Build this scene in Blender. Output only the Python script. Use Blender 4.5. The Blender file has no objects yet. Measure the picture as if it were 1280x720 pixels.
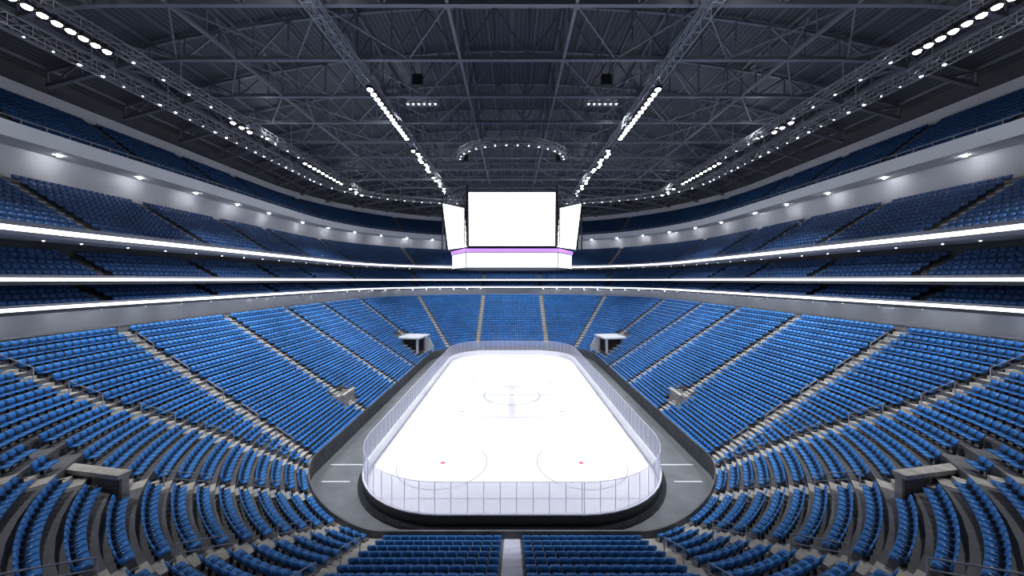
import bpy, math, random
import numpy as np
from mathutils import Vector, Matrix
random.seed(3)
rng=np.random.default_rng(5)
C=bpy.context.scene.collection
try:
    bpy.context.scene.view_settings.view_transform='Standard'
except Exception: pass

# ---------------- materials ----------------
def mat(name,col,rough=.6,metal=0.,noise=None,emit=None,es=0.,scale=1.,bump=0.):
    m=bpy.data.materials.new(name); m.use_nodes=True
    nt=m.node_tree; b=nt.nodes['Principled BSDF']
    b.inputs['Base Color'].default_value=(*col,1)
    b.inputs['Roughness'].default_value=rough
    b.inputs['Metallic'].default_value=metal
    if noise:
        tc=nt.nodes.new('ShaderNodeTexCoord'); n=nt.nodes.new('ShaderNodeTexNoise')
        n.inputs['Scale'].default_value=scale; n.inputs['Detail'].default_value=4
        nt.links.new(tc.outputs['Object'],n.inputs['Vector'])
        r=nt.nodes.new('ShaderNodeValToRGB')
        r.color_ramp.elements[0].position=.3; r.color_ramp.elements[1].position=.7
        r.color_ramp.elements[0].color=(*[c*(1-noise) for c in col],1)
        r.color_ramp.elements[1].color=(*[min(1,c*(1+noise)) for c in col],1)
        nt.links.new(n.outputs['Fac'],r.inputs['Fac']); nt.links.new(r.outputs['Color'],b.inputs['Base Color'])
        if bump:
            bp=nt.nodes.new('ShaderNodeBump'); bp.inputs['Strength'].default_value=bump
            nt.links.new(n.outputs['Fac'],bp.inputs['Height']); nt.links.new(bp.outputs['Normal'],b.inputs['Normal'])
    if emit:
        b.inputs['Emission Color'].default_value=(*emit,1); b.inputs['Emission Strength'].default_value=es
    return m
M={}
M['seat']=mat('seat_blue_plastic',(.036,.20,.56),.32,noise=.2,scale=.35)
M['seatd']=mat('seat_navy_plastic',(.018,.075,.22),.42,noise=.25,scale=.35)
M['frame']=mat('seat_frame_metal',(.03,.035,.045),.5,.3)
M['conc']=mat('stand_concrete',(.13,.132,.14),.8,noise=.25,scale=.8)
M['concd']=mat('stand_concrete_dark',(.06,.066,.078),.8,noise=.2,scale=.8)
M['stair']=mat('stair_concrete',(.46,.43,.39),.8,noise=.2,scale=2.)
M['wall']=mat('wall_grey_paint',(.66,.67,.70),.7,noise=.05,scale=.3)
M['fascia']=mat('fascia_white_paint',(.74,.76,.80),.5,noise=.04,scale=.3)
M['fasciag']=mat('fascia_grey_paint',(.26,.27,.30),.5,noise=.04,scale=.3)
M['soffit']=mat('soffit_paint',(.6,.61,.65),.7,noise=.05,scale=.4)
M['darkw']=mat('wall_dark_paint',(.08,.085,.10),.7,noise=.15,scale=.4)
M['floor']=mat('floor_rubber_grey',(.15,.16,.175),.45,noise=.15,scale=.6)
M['steel']=mat('truss_steel',(.22,.23,.26),.45,.2)
M['steel2']=mat('rig_truss_aluminium',(.42,.43,.46),.4,.5)
M['black']=mat('black_metal',(.012,.013,.016),.5)
M['led']=mat('led_ribbon_white',(.8,.8,.85),.5,emit=(.86,.89,1),es=2.6)
M['screen']=mat('led_screen_white',(.8,.8,.8),.4,emit=(1,.99,1),es=1.9)
M['screenl']=mat('led_screen_lavender',(.8,.8,.8),.4,emit=(.90,.88,1),es=1.15)
M['purple']=mat('led_strip_purple',(.3,.1,.8),.4,emit=(.42,.22,1),es=1.6)
M['lamp']=mat('lamp_lens_lit',(1,1,1),.4,emit=(.93,.96,1),es=30)
M['lampd']=mat('downlight_lens_lit',(1,1,1),.4,emit=(.95,.97,1),es=75)
M['lamps']=mat('small_lamp_lit',(1,1,1),.4,emit=(.93,.96,1),es=9)
M['ice']=mat('ice_white',(.90,.895,.93),.6,noise=.015,scale=.3)
M['board']=mat('dasher_board_white',(.75,.76,.8),.35)
M['boardk']=mat('dasher_board_black',(.012,.013,.018),.3)
M['markp']=mat('ice_paint_pale',(.40,.38,.44),.5)
M['markr']=mat('ice_paint_red',(.80,.16,.19),.5)
M['markb']=mat('ice_paint_blue',(.42,.43,.51),.5)
M['tunnel_shade']=mat('tunnel_painted_shade',(.008,.008,.01),.9)
M['lav']=mat('stair_pale_lavender',(.6,.6,.72),.5,noise=.08,scale=2)
M['post']=mat('glass_post_white',(.8,.8,.88),.4)
# glass
g=bpy.data.materials.new('rink_glass'); g.use_nodes=True; nt=g.node_tree; nt.nodes.clear()
o=nt.nodes.new('ShaderNodeOutputMaterial'); mx=nt.nodes.new('ShaderNodeMixShader'); mx.inputs[0].default_value=.45
t=nt.nodes.new('ShaderNodeBsdfTransparent'); t.inputs[0].default_value=(.96,.96,1,1)
d=nt.nodes.new('ShaderNodeBsdfTranslucent'); d.inputs[0].default_value=(.86,.86,1,1)
d2=nt.nodes.new('ShaderNodeBsdfDiffuse'); d2.inputs[0].default_value=(.86,.86,1,1)
ad=nt.nodes.new('ShaderNodeMixShader'); ad.inputs[0].default_value=.35
nt.links.new(d.outputs[0],ad.inputs[1]); nt.links.new(d2.outputs[0],ad.inputs[2])
nt.links.new(t.outputs[0],mx.inputs[1]); nt.links.new(ad.outputs[0],mx.inputs[2]); nt.links.new(mx.outputs[0],o.inputs[0])
M['glass']=g
# roof deck corrugated
r=mat('roof_deck_corrugated',(.04,.043,.052),.6); nt=r.node_tree; b=nt.nodes['Principled BSDF']
tc=nt.nodes.new('ShaderNodeTexCoord'); w=nt.nodes.new('ShaderNodeTexWave'); w.inputs['Scale'].default_value=.55; w.bands_direction='X'
w.inputs['Distortion'].default_value=0
rp=nt.nodes.new('ShaderNodeValToRGB'); rp.color_ramp.elements[0].color=(.06,.064,.075,1); rp.color_ramp.elements[1].color=(.115,.122,.14,1)
nt.links.new(tc.outputs['Object'],w.inputs['Vector']); nt.links.new(w.outputs['Fac'],rp.inputs['Fac']); nt.links.new(rp.outputs['Color'],b.inputs['Base Color'])
bp=nt.nodes.new('ShaderNodeBump'); bp.inputs['Strength'].default_value=.5; nt.links.new(w.outputs['Fac'],bp.inputs['Height']); nt.links.new(bp.outputs['Normal'],b.inputs['Normal'])
M['roof']=r

# ---------------- mesh builder ----------------
class MB:
    def __init__(s): s.v=[]; s.f=[]; s.m=[]; s.mats=[]
    def mi(s,k):
        if k not in s.mats: s.mats.append(k)
        return s.mats.index(k)
    def add(s,vs,fs,k):
        o=len(s.v); s.v.extend([tuple(p) for p in vs]); i=s.mi(k)
        for f in fs: s.f.append(tuple(o+j for j in f)); s.m.append(i)
    def prism(s,q,z0,z1,k):
        n=len(q)
        z0=[z0]*n if not hasattr(z0,'__len__') else z0; z1=[z1]*n if not hasattr(z1,'__len__') else z1
        vs=[(p[0],p[1],z0[i]) for i,p in enumerate(q)]+[(p[0],p[1],z1[i]) for i,p in enumerate(q)]
        fs=[tuple(range(n))[::-1],tuple(range(n,2*n))]+[(i,(i+1)%n,n+(i+1)%n,n+i) for i in range(n)]
        s.add(vs,fs,k)
    def box(s,c,sz,k,rz=0):
        cx,cy,cz=c; a,b_,h=sz[0]/2,sz[1]/2,sz[2]/2; co,si=math.cos(rz),math.sin(rz)
        q=[(cx+x*co-y*si,cy+x*si+y*co) for x,y in((-a,-b_),(a,-b_),(a,b_),(-a,b_))]
        s.prism(q,cz-h,cz+h,k)
    def beam(s,p,q,w,k,h=None):
        p=Vector(p);q=Vector(q);d=q-p
        if d.length<1e-4:return
        d.normalize(); up=Vector((0,0,1)) if abs(d.z)<.95 else Vector((0,1,0))
        r_=d.cross(up).normalized()*(w/2); u=r_.cross(d).normalized()*((h or w)/2)
        vs=[p-r_-u,p+r_-u,p+r_+u,p-r_+u,q-r_-u,q+r_-u,q+r_+u,q-r_+u]
        s.add(vs,[(0,3,2,1),(4,5,6,7),(0,1,5,4),(1,2,6,5),(2,3,7,6),(3,0,4,7)],k)
    def dome(s,c,r_,k,n=10,flip=-1):
        vs=[];fs=[]
        rings=3
        for j in range(rings):
            a=j*math.pi/2/rings
            for i in range(n):
                t_=2*math.pi*i/n; vs.append((c[0]+r_*math.cos(a)*math.cos(t_),c[1]+r_*math.cos(a)*math.sin(t_),c[2]+flip*r_*math.sin(a)*.7))
        vs.append((c[0],c[1],c[2]+flip*r_*.7))
        for j in range(rings-1):
            for i in range(n): fs.append((j*n+i,j*n+(i+1)%n,(j+1)*n+(i+1)%n,(j+1)*n+i))
        for i in range(n): fs.append(((rings-1)*n+i,(rings-1)*n+(i+1)%n,rings*n))
        s.add(vs,fs,k)
    def obj(s,name,parent=None):
        me=bpy.data.meshes.new(name); me.from_pydata(s.v,[],s.f)
        for k in s.mats: me.materials.append(M[k])
        me.polygons.foreach_set('material_index',s.m); me.update()
        ob=bpy.data.objects.new(name,me); C.objects.link(ob)
        if parent: ob.parent=parent
        return ob
def empty(name,loc=(0,0,0)):
    e=bpy.data.objects.new(name,None); C.objects.link(e); e.location=loc; return e

# ---------------- arena plan ----------------
def nf(a):
    if a<=37.5: return 23-1.37*(a-19), 88+1.1*(a-19)
    return 23-1.37*18.5-(a-37.5), 88+1.1*18.5+.9*(a-37.5)
def P(a,typ,p,sg=1):
    n,f=nf(a); rx=a-9
    if typ=='n': x,y=p,n
    elif typ=='nc':
        t_=math.radians(p); ex=1+.36*max(0,min(1,(31-a)/12))
        x,y=9+rx*max(0,math.sin(t_))**ex,33-(33-n)*max(0,math.cos(t_))**ex
    elif typ=='s': x,y=a,p
    elif typ=='fc': t_=math.radians(p); x,y=9+rx*math.cos(t_),77+(f-77)*math.sin(t_)
    else: x,y=p,f
    return sg*x,y
HALF=[('n',0),('n',4.5)]+[('nc',i) for i in range(0,90,5)]+[('s',y) for y in(33,44,55,66)]+[('fc',i) for i in range(0,90,5)]+[('f',9),('f',4.5),('f',0)]
def ring(a):
    R=[P(a,*h) for h in HALF]; L=[(-x,y) for x,y in R[1:-1]][::-1]
    return R+L
def loft(mb,prof,keys):
    rs=[ring(a) for a,z in prof]; n=len(rs[0])
    for j in range(len(prof)-1):
        vs=[(x,y,prof[j][1]) for x,y in rs[j]]+[(x,y,prof[j+1][1]) for x,y in rs[j+1]]
        fs=[(i,(i+1)%n,n+(i+1)%n,n+i) for i in range(n)]
        mb.add(vs,fs,keys[j] if isinstance(keys,list) else keys)

TIERS={ # a0, z0, rows, tread, riser
 'lower':(19,1.2,22,.841,.57),
 'club':(38.35,16.05,4,.88,.42),
 'mid':(38.4,18.45,5,.88,.50),
 'upper':(39.5,22.6,11,.88,.54),
 'top':(47.5,33.1,9,.88,.66)}
def stand(name,t,pre,post,k):
    a0,z0,n,tr,ri=TIERS[t]; prof=list(pre)
    for i in range(n):
        prof+= [(a0+i*tr,z0+i*ri),(a0+(i+1)*tr,z0+i*ri)]
    prof+=post; mb=MB(); loft(mb,prof,k); return mb.obj(name)
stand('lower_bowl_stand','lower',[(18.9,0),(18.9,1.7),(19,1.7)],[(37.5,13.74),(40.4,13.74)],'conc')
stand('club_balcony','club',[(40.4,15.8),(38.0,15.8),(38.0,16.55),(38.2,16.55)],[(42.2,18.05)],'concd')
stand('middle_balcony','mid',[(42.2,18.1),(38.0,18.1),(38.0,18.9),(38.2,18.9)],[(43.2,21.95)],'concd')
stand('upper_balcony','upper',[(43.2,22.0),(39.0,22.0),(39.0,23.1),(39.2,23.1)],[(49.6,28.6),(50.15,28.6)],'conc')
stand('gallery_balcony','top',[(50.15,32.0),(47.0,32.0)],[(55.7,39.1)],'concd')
mb=MB(); loft(mb,[(40.5,13.7),(40.5,15.85)],'wall'); mb.obj('wall_concourse')
mb=MB(); loft(mb,[(50.2,28.5),(50.2,32.0)],'wall'); mb.obj('wall_upper')
mb=MB(); loft(mb,[(55.8,39.0),(55.8,40.8),(55.8,44.5)],['wall','darkw']); mb.obj('wall_outer')
mb=MB(); loft(mb,[(50.1,31.9),(47.0,31.9),(46.95,31.9),(46.95,33.4),(47.3,33.4),(47.3,33.0)],['soffit','fascia','fascia','fascia','fascia']); mb.obj('fascia_gallery')
# LED ribbons
for nm,a,z0,z1 in(('led_ribbon_board',38.96,22.32,22.74),('led_ribbon_board',37.96,18.40,18.68),('led_ribbon_board',37.96,16.1,16.38)):
    mb=MB(); loft(mb,[(a,z0),(a-.08,z0),(a-.08,z1),(a,z1)],['black','led','black']); mb.obj(nm)
mb=MB()
for a,z0,z1 in((38.93,22.78,23.12),(37.95,16.43,16.58),(37.95,18.73,18.92),(38.93,21.98,22.28)):
    loft(mb,[(a,z0),(a,z1)],'fasciag')
for a0_,a1_,z in((38.9,43.1,21.97),(37.9,42.1,18.07),(37.9,40.4,15.78)): loft(mb,[(a0_,z),(a1_,z)],'soffit')
mb.obj('trim_1')

# ---------------- seats ----------------
BLK=[('n',0,9),('nc',0,24),('nc',24,50),('nc',50,73),('nc',73,90),('s',33,45),('s',45,57),('s',57,68),('s',68,77,'+','fc',12),('fc',12,50),('fc',50,90),('f',9,0)]
AIS=[('n',0),('nc',0),('nc',24),('nc',50),('nc',73),('s',33),('s',45),('s',57),('s',68),('fc',12),('fc',50),('fc',90)]
def blkpts(b,a,sg):
    pts=[P(a,b[0],b[1]+(b[2]-b[1])*i/16,sg) for i in range(17)]
    if len(b)>3: pts+=[P(a,b[4],b[5]*i/4,sg) for i in range(1,5)]
    return np.array(pts)
VOM=[('s',45,3,1.5,.95),('fc',9,2,2.6,3.0),('pl',0,11,2.9,.75)]  # type,param,row,halfwidth,height
def vframe(v,sg,tier='lower'):
    a0,z0,n,tr,ri=TIERS[tier]; k=v[2]; a=a0+k*tr
    if v[0]=='pl':
        an=math.radians(10); e=np.array([sg*math.cos(an),math.sin(an)]); o_=np.array([sg*math.sin(an),-math.cos(an)])
        return np.array([sg*24.2,19.4]),o_,e,1.0,z0+k*ri-.45,tr,ri
    p=np.array(P(a,v[0],v[1],sg)); q=np.array(P(a+3,v[0],v[1],sg)); o_=q-p; L=np.linalg.norm(o_); o_/=L
    e=np.array(P(a,v[0],v[1]+.5,sg))-p; e=e/np.linalg.norm(e)
    e=e-o_*e.dot(o_); e/=np.linalg.norm(e)
    return p,o_,e,L/3,z0+k*ri,tr,ri
VF=[(v,vframe(v,sg)) for v in VOM for sg in(1,-1)]
def build_seat(detail=True):
    mb=MB()
    def slab(cols,th,k):
        n=len(cols); vs=cols+[(x+th[0],y+th[1],z+th[2]) for x,y,z in cols]
        mb.add(vs,[tuple(range(n)),tuple(range(n,2*n))[::-1]]+[(i,n+i,n+(i+1)%n,(i+1)%n) for i in range(n)],k)
    w=.262
    back=[(-w+.02,0,.46),(w-.02,0,.46),(w,-.03,.60),(w,-.09,.80),(w-.05,-.105,.87),(-w+.05,-.105,.87),(-w,-.09,.80),(-w,-.03,.60)]
    slab(back,(0,-.06,-.01),0)
    pan=[(-w+.01,-.0,.44),(-w+.01,.36,.47),(-w+.04,.44,.46),(w-.04,.44,.46),(w-.01,.36,.47),(w-.01,0,.44)]
    slab(pan,(0,0,-.08),0)
    if detail:
        mb.prism([(-.285,-.03),(-.255,-.03),(-.255,.22),(-.285,.22)],.60,.64,1)
        mb.prism([(-.285,-.02),(-.255,-.02),(-.255,.12),(-.285,.12)],0,.60,1)
    return mb
def seat_arrays(detail):
    m=build_seat(detail)
    V=np.array(m.v,dtype=np.float64); return V,m.f,[m.mats[i] for i in m.m]
def seats(name,tier,key,detail,ymin=-50):
    a0,z0,n,tr,ri=TIERS[tier]; pos=[];dr=[]
    for sg in(1,-1):
        for k in range(n):
            a=a0+(k+.66)*tr
            for b in BLK:
                pts=blkpts(b,a,sg); seg=np.linalg.norm(np.diff(pts,axis=0),axis=1); cum=np.concatenate([[0],np.cumsum(seg)])
                L=cum[-1]; g0=.62;g1=.62
                if b[0]=='f': g1=.0
                m=int((L-g0-g1)/.565)
                if m<1: continue
                sp=(L-g0-g1)/m
                for i in range(m):
                    s=g0+(i+.5)*sp; j=min(np.searchsorted(cum,s)-1,len(seg)-1); j=max(j,0)
                    u=(s-cum[j])/seg[j]; p=pts[j]*(1-u)+pts[j+1]*u
                    if p[1]<ymin: continue
                    tan=(pts[j+1]-pts[j])/seg[j]
                    nrm=np.array([tan[1],-tan[0]])
                    if nrm.dot(np.array([0,55])-p)<0 : nrm=-nrm
                    if tier=='lower':
                        sk=False
                        for v,(vp,o_,e,st,vz,_,_) in VF:
                            de=(p-vp).dot(e); do=(p-vp).dot(o_)
                            if v[0]=='pl':
                                if abs(de)<v[3]+.3 and -.75<do<.85: sk=True;break
                            elif v[0]=='fc':
                                if -v[3]-2.4<de<v[3]+.35 and abs(do)<12 and 1<=k<=v[2]+(math.ceil(v[4]/ri) if de>-v[3]-.3 else 3): sk=True;break
                            elif abs(de)<v[3]+.35 and abs(do)<12 and v[2]-1<=k<=v[2]+1: sk=True;break
                        if sk: continue
                    pos.append((p[0],p[1],z0+k*ri)); dr.append(nrm)
    pos=np.array(pos);dr=np.array(dr); N=len(pos)
    V,F,mk=seat_arrays(detail); nv=len(V)
    right=np.stack([dr[:,1],-dr[:,0]],1)
    X=pos[:,0,None]+V[None,:,0]*right[:,0,None]+V[None,:,1]*dr[:,0,None]
    Y=pos[:,1,None]+V[None,:,0]*right[:,1,None]+V[None,:,1]*dr[:,1,None]
    Z=pos[:,2,None]+V[None,:,2]
    co=np.stack([X,Y,Z],2).reshape(-1,3).astype(np.float32)
    lt=np.array([len(f) for f in F]); li=np.concatenate([np.array(f) for f in F])
    LI=(li[None,:]+(np.arange(N)*nv)[:,None]).ravel().astype(np.int32)
    LT=np.tile(lt,N); LS=np.concatenate([[0],np.cumsum(LT)[:-1]]).astype(np.int32)
    MI=np.tile(np.array(mk),N).astype(np.int32)
    me=bpy.data.meshes.new(name); me.vertices.add(len(co)); me.vertices.foreach_set('co',co.ravel())
    me.loops.add(len(LI)); me.loops.foreach_set('vertex_index',LI)
    me.polygons.add(len(LT)); me.polygons.foreach_set('loop_start',LS)
    me.materials.append(M[key]); me.materials.append(M['frame']); me.polygons.foreach_set('material_index',MI)
    me.update(calc_edges=True); me.validate()
    ob=bpy.data.objects.new(name,me); C.objects.link(ob); print(name,N)
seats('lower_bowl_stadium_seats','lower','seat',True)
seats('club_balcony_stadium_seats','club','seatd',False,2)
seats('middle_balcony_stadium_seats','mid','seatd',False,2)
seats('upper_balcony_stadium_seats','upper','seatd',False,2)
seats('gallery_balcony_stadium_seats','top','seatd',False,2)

def aisles(name,tier,key,w):
    a0,z0,n,tr,ri=TIERS[tier]; mb=MB()
    for sg in(1,-1):
        for A in AIS:
            if A==('n',0) and sg==-1: continue
            kk='lav' if (A==('n',0)) else key
            for k in range(n):
                a=a0+k*tr
                pi=np.array(P(a,A[0],A[1],sg)); po=np.array(P(a+tr,A[0],A[1],sg))
                o2=P(a,A[0],A[1]+1.5,sg) if A!=('nc',0) else P(a,'n',7.5,sg)
                e=np.array(o2)-pi; e/=np.linalg.norm(e)
                if tier!='lower' and pi[1]<-1: continue
                h=e*w/2; mid=pi*.45+po*.55; z=z0+k*ri
                mb.prism([pi-h,pi+h,po+h,po-h],z-.05,z+.02,kk)
                if k<n-1 or tier=='lower': mb.prism([mid-h,mid+h,po+h,po-h],z,z+ri/2,kk)
    mb.obj(name)
aisles('lower_bowl_aisle_stairs','lower','stair',1.05)
aisles('club_balcony_aisle_stairs','club','conc',.95)
aisles('middle_balcony_aisle_stairs','mid','conc',.95)
aisles('upper_balcony_aisle_stairs','upper','stair',.95)
aisles('gallery_balcony_aisle_stairs','top','conc',.95)

# vomitories
for v,(p,o_,e,st,z,tr,ri) in VF:
    mb=MB(); hw=v[3]; H=v[4]
    def q(u0,u1,w0,w1): return [p+o_*u0+e*w0,p+o_*u0+e*w1,p+o_*u1+e*w1,p+o_*u1+e*w0]
    if v[0]=='fc':
        L=(H/ri)*tr*st+.6
        mb.prism(q(.25,L,-hw+.02,hw-.15),z-.9,z+H-.02,'tunnel_shade')  # solid near-black block, its colour stands in for shade inside the tunnel
        mb.prism(q(-.2,L,hw-.15,hw+.15),z-1,z+H,'wall')
        mb.prism(q(-.2,.3,-hw-.15,-hw+.15),z-1,z+H,'wall')
        mb.prism(q(L-.5,L,-hw-.15,-hw+.15),z-1,z+H,'wall')
        mb.prism(q(-.5,L,-hw-.35,hw+.35),z+H,z+H+.3,'fascia')
        mb.prism(q(-.2,.25,hw-1.4,hw),z-1,z+H,'wall')
        mb.prism(q(-1.9*st*tr,-.2,hw-.1,hw+.15),z-ri-1.0,[z+.5,z+.5,z+H,z+H],'wall')
        mb.obj('entrance_tunnel')
    elif v[0]=='s':
        D=1.7*tr*st
        mb.prism(q(-.1,D,-hw,hw),z-.3,z+.06,'stair')
        mb.prism(q(-.25,-.05,-hw,hw),z-.6,z+H-.1,'stair'); mb.prism(q(-.32,.05,-hw-.1,hw+.1),z+H-.1,z+H+.1,'stair')
        for s_ in(-1,1):
            w0,w1=sorted((s_*hw,s_*(hw-.15))); mb.prism(q(-.1,D,w0,w1),z-.3,z+H-.1,'stair')
            c0=p+e*s_*(hw-.07); c1=c0+o_*D
            for hh in(.15,.4): mb.beam((*c0,z+H+hh),(*c1,z+H+hh),.04,'steel2')
            mb.beam((*c0,z+H-.2),(*c0,z+H+.4),.04,'steel2'); mb.beam((*c1,z+H-.2),(*c1,z+H+.4),.04,'steel2')
        mb.obj('stair_landing_parapet')
    else:
        # low parapet wall with a broad cap, cut into the corner rows
        mb.prism(q(-.12,.12,-hw,hw),z-2.0,z+H-.1,'conc')
        mb.prism(q(-.3,.3,-hw-.1,hw+.1),z+H-.1,z+H+.14,'stair')
        for t_ in np.linspace(-hw,hw,4):
            c=p+e*t_; mb.prism([c-e*.1-o_*.2,c+e*.1-o_*.2,c+e*.1+o_*.12,c-e*.1+o_*.12],z-2,z+H-.1,'stair')
        mb.obj('parapet_wall')

# aisle handrails in lower bowl (near half)
mb=MB(); a0,z0,n,tr,ri=TIERS['lower']
for sg in(1,-1):
    for A in[('nc',0),('nc',24),('nc',50),('nc',73),('s',33)]:
        for k in range(2,20,4):
            if A==('nc',50) and 6<k<14: continue
            c0=np.array(P(a0+(k+.3)*tr,*A,sg)); c1=np.array(P(a0+(k+2.3)*tr,*A,sg)); za=z0+k*ri; zb=z0+(k+2)*ri
            mb.beam((*c0,za),(*c0,za+.95),.05,'steel2'); mb.beam((*c1,zb),(*c1,zb+.95),.05,'steel2')
            mb.beam((*c0,za+.95),(*c1,zb+.95),.05,'steel2'); mb.beam((*c0,za+.5),(*c1,zb+.5),.04,'steel2')
mb.obj('aisle_handrails')
mb=MB()
for a,z in((37.7,13.74),(47.1,33.4)):
    R=ring(a); n_=len(R)
    for i in range(n_):
        A_,B_=R[i],R[(i+1)%n_]
        if min(A_[1],B_[1])<6 : continue
        mb.beam((*A_,z+.5),(*B_,z+.5),.05,'steel2')
        L=math.dist(A_,B_); m=max(1,round(L/2))
        for j in range(m):
            c=(A_[0]+(B_[0]-A_[0])*j/m,A_[1]+(B_[1]-A_[1])*j/m); mb.beam((*c,z),(*c,z+.5),.05,'steel2')
mb.obj('balcony_guard_rail')

# ---------------- floor + rink ----------------
mb=MB(); mb.box((0,55,-.16),(130,160,.2),'floor'); mb.obj('floor')
RY0,RY1,RW,RR=25.6,85,14,8.6
def rink(off=0):
    pts=[];r_=RR+off
    for cx,cy,a0_ in((RW-RR,RY0+RR,-90),(RW-RR,RY1-RR,0),(-RW+RR,RY1-RR,90),(-RW+RR,RY0+RR,180)):
        for i in range(13):
            t_=math.radians(a0_+i*7.5); pts.append((cx+r_*math.cos(t_),cy+r_*math.sin(t_)))
    return pts
ice=empty('ice_rink')
R=rink(-.1); mb=MB(); mb.prism(R,-.06,.0,'ice'); mb.obj('ice_sheet',ice)
mb=MB()
def vstrip(mb,R0,R1,z0,z1,k):
    n=len(R0); mb.add([(x,y,z0) for x,y in R0]+[(x,y,z1) for x,y in R1],[(i,(i+1)%n,n+(i+1)%n,n+i) for i in range(n)],k)
I,O=rink(-.1),rink(.12)
vstrip(mb,I,I,-.05,1.1,'board'); vstrip(mb,O,O,-.05,1.04,'boardk'); vstrip(mb,O,O,1.04,1.12,'post')
vstrip(mb,I,O,1.1,1.12,'post'); O2=rink(.5); vstrip(mb,O2,O2,-.06,.22,'boardk'); vstrip(mb,O2,O,.22,.24,'boardk')
mb.obj('dasher_boards',ice)
mb=MB(); G=rink(0); vstrip(mb,G,G,1.12,3.45,'glass'); mb.obj('safety_glass',ice)
mb=MB(); seq=G+[G[0]]; acc=0; nxt=0
for i in range(len(G)):
    A_,B_=seq[i],seq[i+1]; L=math.dist(A_,B_)
    while nxt<=acc+L:
        u=(nxt-acc)/L; c=(A_[0]+(B_[0]-A_[0])*u,A_[1]+(B_[1]-A_[1])*u)
        mb.beam((*c,1.1),(*c,3.46),.035,'post'); nxt+=1.22
    acc+=L
for i in range(len(G)): mb.beam((*seq[i],3.46),(*seq[i+1],3.46),.03,'post')
mb.obj('glass_posts',ice)
mk=MB()
def annulus(c,r0,r1,k,z=.012,n=48):
    vs=[(c[0]+r_*math.cos(2*math.pi*i/n),c[1]+r_*math.sin(2*math.pi*i/n),z) for r_ in(r0,r1) for i in range(n)]
    if r0<=0: mk.add(vs[n:],[tuple(range(n))],k)
    else: mk.add(vs,[(i,(i+1)%n,n+(i+1)%n,n+i) for i in range(n)],k)
def rect(x0,y0,x1,y1,k,z=.008): mk.add([(x0,y0,z),(x1,y0,z),(x1,y1,z),(x0,y1,z)],[(0,1,2,3)],k)
cy=(RY0+RY1)/2
rect(-13.8,cy-9.1,13.8,cy-8.9,'markb'); rect(-13.8,cy+8.6,13.8,cy+8.8,'markb'); rect(-13.8,cy-.1,13.8,cy+.1,'markp')
annulus((0,cy),4.4,4.55,'markb'); annulus((0,cy),0,.25,'markb')
for sy in(-1,1):
    yy=cy+sy*20.5
    for sx in(-7,7):
        annulus((sx,yy),4.42,4.52,'markp'); annulus((sx,yy),0,.26,'markr')
        annulus((sx,cy+sy*7),0,.28,'markp')
    gy=cy+sy*26.2; rect(-12.6,gy-.05,12.6,gy+.05,'markp')
mk.obj('ice_markings',ice)
mb=MB()
for sg in(1,-1):
    mb.box((sg*16.5,34.5,-.04),(3.4,.18,.05),'wall'); mb.box((sg*16.2,31.6,-.04),(2.6,.18,.05),'wall')
mb.obj('floor_threshold_strip')

# ---------------- roof ----------------
def roofz(x,y):
    r_=((abs(x)/58)**3+(abs(y-52)/76)**3)**(1/3); return 51-9*min(r_,1.25)**2
mb=MB(); nx,ny=48,60; vs=[];fs=[]
for j in range(ny+1):
    for i in range(nx+1):
        x=-60+120*i/nx; y=-24+156*j/ny; vs.append((x,y,roofz(x,y)))
for j in range(ny):
    for i in range(nx): a=j*(nx+1)+i; fs.append((a,a+1,a+nx+2,a+nx+1))
mb.add(vs,fs,'roof'); mb.obj('ceiling')
mb=MB()
for x in range(-54,55,3):
    ys=list(range(-18,127,6))
    for y0,y1 in zip(ys,ys[1:]): mb.beam((x,y0,roofz(x,y0)-.2),(x,y1,roofz(x,y1)-.2),.16,'steel',.3)
mb.obj('roof_purlins')
def zb(x,y): return min(44.2,roofz(x,y)-2.2)
TY=[-8,0,8,16,24,32,40,48,56,64,72,80,88,96,104,112,120]
for y in TY:
    mb=MB(); lim=54 if y<105 else (46 if y<115 else 36)
    xs=list(np.linspace(-lim,lim,int(lim/2)+1))
    for i in range(len(xs)):
        x=float(xs[i]); T=(x,y,roofz(x,y)-.5); B=(x,y,zb(x,y)); mb.beam(T,B,.15,'steel')
        if i<len(xs)-1:
            x2=float(xs[i+1]); T2=(x2,y,roofz(x2,y)-.5); B2=(x2,y,zb(x2,y))
            mb.beam(T,T2,.3,'steel'); mb.beam(B,B2,.42,'steel')
            if i%2==0: mb.beam(B,T2,.17,'steel')
            else: mb.beam(T,B2,.17,'steel')
    mb.obj('roof_truss')
for x in(-46,-32,-18,-6,6,18,32,46):
    mb=MB()
    y_=[y for y in range(-8,(112 if abs(x)>40 else 120)+1,4)]
    for i,y in enumerate(y_):
        T=(x,y,roofz(x,y)-.5);B=(x,y,zb(x,y)); mb.beam(T,B,.13,'steel')
        if i<len(y_)-1:
            y2=y_[i+1]; T2=(x,y2,roofz(x,y2)-.5);B2=(x,y2,zb(x,y2))
            mb.beam(B,B2,.3,'steel'); mb.beam(T,T2,.2,'steel'); mb.beam(*((B,T2) if i%2==0 else (T,B2)),.15,'steel')
    mb.obj('roof_truss')
mb=MB()
for y0,y1 in zip(TY[1:],TY[2:]):
    for x0,x1 in((-46,-32),(-32,-18),(-18,-6),(6,18),(18,32),(32,46)):
        xm=(x0+x1)/2
        mb.beam((x0,y0,zb(x0,y0)),(xm,y1,zb(xm,y1)),.14,'steel'); mb.beam((x1,y0,zb(x1,y0)),(xm,y1,zb(xm,y1)),.14,'steel')
mb.obj('roof_wind_bracing')

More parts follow.
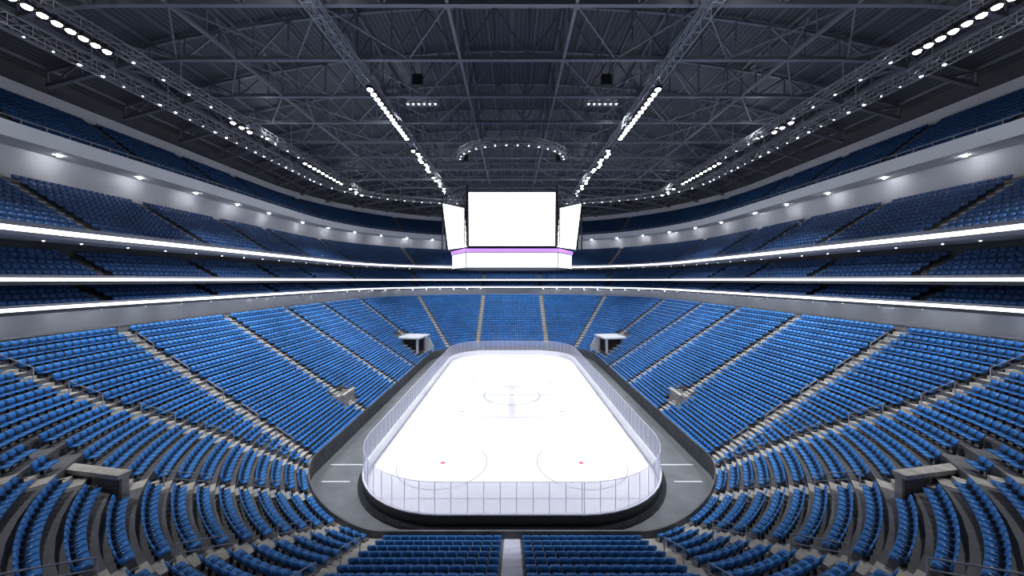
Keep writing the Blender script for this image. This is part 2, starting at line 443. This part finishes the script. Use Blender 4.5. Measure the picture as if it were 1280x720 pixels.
def boxtruss(mb,p,q,s,k,bay=1.4,w=.09):
    p=Vector(p);q=Vector(q);d=q-p;L=d.length;d.normalize(); r_=d.cross(Vector((0,0,1))).normalized()*s/2; u=Vector((0,0,s/2))
    cr=[-r_-u,r_-u,r_+u,-r_+u]
    for c in cr: mb.beam(p+c,q+c,w,k)
    m=max(1,round(L/bay))
    for i in range(m):
        a_=p+d*(L*i/m); b_=p+d*(L*(i+1)/m)
        for j in range(4):
            c,c2=cr[j],cr[(j+1)%4]
            mb.beam(a_+c,a_+c2,w*.6,k); mb.beam(a_+c,b_+c2,w*.6,k)
def flood(mb,x,y,z,r_=.3):
    mb.prism([(x-r_*1.1,y-r_*1.1),(x+r_*1.1,y-r_*1.1),(x+r_*1.1,y+r_*1.1),(x-r_*1.1,y+r_*1.1)],z,z+.35,'black')
    mb.beam((x,y,z+.35),(x,y,z+.9),.08,'black'); mb.dome((x,y,z),r_,'lamp')
for sg in(1,-1):
    mb=MB(); x=sg*18
    boxtruss(mb,(x,14,43.3),(x,100,43.3),1.0,'steel2',1.8)
    for y in(20,40,60,80,98): mb.beam((x,y,43.8),(x,y,roofz(x,y)-.1),.08,'steel2')
    for y in list(np.arange(43,59,1.15))+list(np.arange(63.5,76,1.5))+list(np.arange(80,97,2.4)): flood(mb,x+(.25 if int(y*7)%2 else -.25),y,42.3,.34)
    mb.obj('lighting_rig')
    mb=MB(); x=sg*38.5
    boxtruss(mb,(x,14,41.2),(x,92,41.2),1.0,'steel2',1.8)
    for y in(20,40,60,80): mb.beam((x,y,41.7),(x,y,roofz(x,y)-.1),.08,'steel2')
    for y in list(np.arange(25.5,33,.9))+[47.5,49,50.5]+list(np.arange(64,78,1.5))+[82,85,88]: flood(mb,x,y,40.2,.30)
    for y in range(35,63,3): mb.dome((x,y,40.6),.12,'lamps',8)
    mb.obj('lighting_rig')
mb=MB(); Rg=[]
for A in [('s',y) for y in range(20,77,8)]+[('fc',i) for i in range(0,91,9)]:
    if A[0]=='s': x,y=44,A[1]
    else: t_=math.radians(A[1]); x,y=12+32*math.cos(t_),77+22*math.sin(t_)
    Rg.append((x,y,41))
for sg in(1,-1):
    pts=[(sg*x,y,z) for x,y,z in Rg]
    for A_,B_ in zip(pts,pts[1:]):
        boxtruss(mb,A_,B_,1.1,'steel2',1.6)
        L=math.dist(A_,B_); m=max(1,int(L/1.9))
        for j in range(m):
            c=[A_[i]+(B_[i]-A_[i])*(j+.5)/m for i in range(3)]; mb.dome((c[0],c[1],c[2]-.6),.08 if j%3 else .15,'lamps',8)
        mb.beam(A_,(A_[0],A_[1],roofz(A_[0],A_[1])-.1),.08,'steel2')
boxtruss(mb,(-12,99,41),(12,99,41),1.1,'steel2',1.6)
mb.obj('perimeter_catwalk')
mb=MB(); pp=[]
for i in range(9):
    t_=math.radians(180-i*22.5); pp.append((8.5*math.cos(t_),56-6.5*math.sin(t_),38.5))
for A_,B_ in zip(pp,pp[1:]): 
    boxtruss(mb,A_,B_,.9,'steel2',1.1)
    for u in(.25,.75): mb.dome((A_[0]+(B_[0]-A_[0])*u,A_[1]+(B_[1]-A_[1])*u,37.95),.1,'lamps',8)
for A_ in pp[::2]: mb.beam(A_,(A_[0],A_[1],44.5),.07,'steel2')
mb.obj('stage_light_truss')
for sg in(1,-1):
    mb=MB(); boxtruss(mb,(sg*10,47,42.8),(sg*14.5,47,42.8),.7,'steel2',1.1)
    for i in range(6): mb.dome((sg*(10.4+.75*i),46.7,42.4),.14,'lamps',8)
    for x in(10.5,14): mb.beam((sg*x,47,43.1),(sg*x,47,46),.07,'steel2')
    mb.obj('light_bar')
    for px_,py_,pz_ in((12,44,44.5),(9,66,42.5)):
        mb=MB(); z=pz_
        for j in range(4): mb.box((sg*px_,py_-.12*j,z-.4*j),(1.2,.7,.36),'black')
        mb.beam((sg*px_-.5,py_,z),(sg*px_-.5,py_,z+4),.06,'black'); mb.beam((sg*px_+.5,py_,z),(sg*px_+.5,py_,z+4),.06,'black')
        mb.obj('line_array_speaker')

# ---------------- scoreboard ----------------
sc=empty('scoreboard')
cy=54.8
def octa(hx,hy,fx,fy): return [(-fx,cy-hy),(fx,cy-hy),(hx,cy-fy),(hx,cy+fy),(fx,cy+hy),(-fx,cy+hy),(-hx,cy+fy),(-hx,cy-fy)]
core=MB()
core.prism(octa(8.4,7.5,4.8,3.0),23.2,29.6,'black')
core.obj('housing',sc)
top=octa(10.4,8.9,6.0,3.4)
mb=MB()
def panel(mb,A_,B_,z0,z1,i0,i1,k,lean=0.0,za=None,zb_=None,sh=0.,sh1=0.):
    A_=Vector((*A_,0));B_=Vector((*B_,0)); d=(B_-A_).normalized(); n=Vector((d.y,-d.x,0))
    A_=A_+d*i0; B_=B_-d*i1
    a0_=A_-n*lean+d*sh; b0_=B_-n*lean-d*sh1
    za=z1 if za is None else za; zb_=z1 if zb_ is None else zb_
    vs=[(a0_.x,a0_.y,z0),(b0_.x,b0_.y,z0),(B_.x,B_.y,zb_),(A_.x,A_.y,za)]
    vs2=[(v_[0]-n.x*.3,v_[1]-n.y*.3,v_[2]) for v_ in vs]
    mb.add(vs,[(0,1,2,3)],k); mb.add(vs+vs2,[(4,7,6,5),(0,4,5,1),(1,5,6,2),(2,6,7,3),(3,7,4,0)],'black')
for i in range(8):
    A_,B_=top[i],top[(i+1)%8]
    if i in(0,4): panel(mb,A_,B_,23.1,30.2,.2,.2,'screen',.5)
    elif i in(2,6): panel(mb,A_,B_,23.1,29.4,.4,.4,'screen',.5)
    elif i in(1,5): panel(mb,A_,B_,23.0,29.4,.75,.1,'screen',.5,za=28.2,zb_=29.9,sh1=.8)
    else: panel(mb,A_,B_,23.0,29.4,.1,.75,'screen',.5,za=29.9,zb_=28.2,sh=.8)
mb.obj('screens',sc)
mb=MB()
for i in range(8):
    A_=top[i];B_=top[(i+1)%8]
    for z in(30.4,31.2): mb.beam((*A_,z),(*B_,z),.16,'steel')
    if i%2==1:
        if i in(1,5): c0,c1=A_,B_
        else: c0,c1=B_,A_
        dv=Vector((c1[0]-c0[0],c1[1]-c0[1])); L=dv.length; dv.normalize()
        f=lambda u:(c0[0]+dv.x*u,c0[1]+dv.y*u)
        W=.65
        zz=[23.3+.71*t for t in range(11)]
        for z0_,z1_ in zip(zz,zz[1:]):
            mb.beam((*f(0),z0_),(*f(W),z0_),.07,'steel'); mb.beam((*f(0),z0_),(*f(W),z1_),.07,'steel2')
        mb.beam((*f(W),23.3),(*f(W),30.4),.1,'steel')
        us=[W+(L-W)*t/5 for t in range(6)]
        for u0,u1 in zip(us,us[1:]):
            zl=lambda u:28.4+1.7*(u-W)/(L-W)
            mb.beam((*f(u0),zl(u0)),(*f(u1),30.4),.08,'steel2'); mb.beam((*f(u0),30.4),(*f(u1),zl(u1)),.08,'steel2'); mb.beam((*f(u0),zl(u0)),(*f(u1),zl(u1)),.1,'steel')
    m=6
    for j in range(m):
        c=[A_[0]+(B_[0]-A_[0])*j/m,A_[1]+(B_[1]-A_[1])*j/m]; c2=[A_[0]+(B_[0]-A_[0])*(j+1)/m,A_[1]+(B_[1]-A_[1])*(j+1)/m]
        mb.beam((*c,30.4),(*c2,31.2),.08,'steel'); mb.beam((*c,31.2),(*c2,30.4),.08,'steel')
    mb.beam((*A_,23),(*A_,31.2),.18,'black'); mb.beam((*A_,31.2),(A_[0]*.7,cy+(A_[1]-cy)*.7,44.5),.05,'steel')
    mb.beam((*A_,31.2),(0,cy,31.2),.14,'steel')
mb.obj('frame',sc)
mb=MB(); low=octa(9.0,8.2,6.3,3.2)
mb.prism(octa(8.9,8.1,6.2,3.1),20.2,23.0,'black')
for i in range(8):
    panel(mb,low[i],low[(i+1)%8],20.2,22.2,.08,.08,'screenl',.05)
l2=octa(9.1,8.3,6.4,3.3)
mb.add([(x,y,22.28) for x,y in l2]+[(x,y,22.75) for x,y in l2],[(i,(i+1)%8,8+(i+1)%8,8+i) for i in range(8)],'purple')
mb.obj('lower_ring_display',sc)

# ---------------- recessed downlights and added fill domes ----------------
mb=MB()
for sg in(1,-1):
    locs=[('s',y) for y in range(37,77,8)]+[('fc',i) for i in range(4,90,12)]+[('nc',80),('nc',70)]
    for A in locs:
        x,y=P(48.7,*A,sg); mb.dome((x,y,31.88),.22,'lampd',8)
    for A in [('s',y) for y in range(33,77,4)]+[('fc',i) for i in range(0,90,8)]+[('nc',i) for i in range(50,90,6)]:
        x,y=P(41.3,*A,sg); mb.dome((x,y,21.95),.08,'lamps',8)
        x,y=P(39.4,*A,sg); mb.dome((x,y,15.76),.14,'lamp',8)  # club soffit domes added to brighten the dark concourse wall
mb.obj('soffit_downlights_and_fill')

# ---------------- lamps ----------------
def spot(x,y,z,tx,ty,tz,pw,ang,blend=.5,r_=.25,col=(.95,.97,1)):
    l=bpy.data.lights.new('flood_and_fill_lamp','SPOT'); l.energy=pw; l.spot_size=math.radians(ang); l.spot_blend=blend; l.shadow_soft_size=r_; l.color=col
    ob=bpy.data.objects.new('flood_and_fill_lamp',l); C.objects.link(ob); ob.location=(x,y,z)
    ob.rotation_euler=(Vector((tx,ty,tz))-Vector((x,y,z))).to_track_quat('-Z','Y').to_euler()
for sg in(1,-1):
    for y,ty in((30,32),(44,44),(57,56),(69,68),(81,80)):
        spot(sg*18,y,41.8,sg*4,ty,0,27000,40,.6)
    for y,ty,pw in((30,38,30000),(50,50,38000),(72,72,38000)):
        spot(sg*18,y,41.6,sg*27,ty,6,pw,74,.7)
    for y in(22,46,70):
        spot(sg*38.5,y,39.8,sg*26,y+8,6,15000,84,.7)
    spot(sg*14,84,41,sg*10,102,6,36000,84,.8)
    for y in(26,54,84):  # upward fill spots added to brighten the roof, not real rig floods
        spot(sg*18,y,42.2,sg*22,y+6,60,800,165,.6,.15)
        spot(sg*38.5,y,40.6,sg*30,y+6,60,500,165,.6,.15)

w=bpy.data.worlds.new('world'); bpy.context.scene.world=w; w.use_nodes=True
w.node_tree.nodes['Background'].inputs[0].default_value=(.3,.35,.45,1); w.node_tree.nodes['Background'].inputs[1].default_value=.02
# camera
cd=bpy.data.cameras.new('camera'); cam=bpy.data.objects.new('camera',cd); C.objects.link(cam)
cam.location=(0,0,18.5); cam.rotation_euler=(math.pi/2,0,0); cd.sensor_width=36; cd.lens=430/1280*36
cd.shift_y=-10/1280; cd.clip_end=500; cd.clip_start=.05
bpy.context.scene.camera=cam
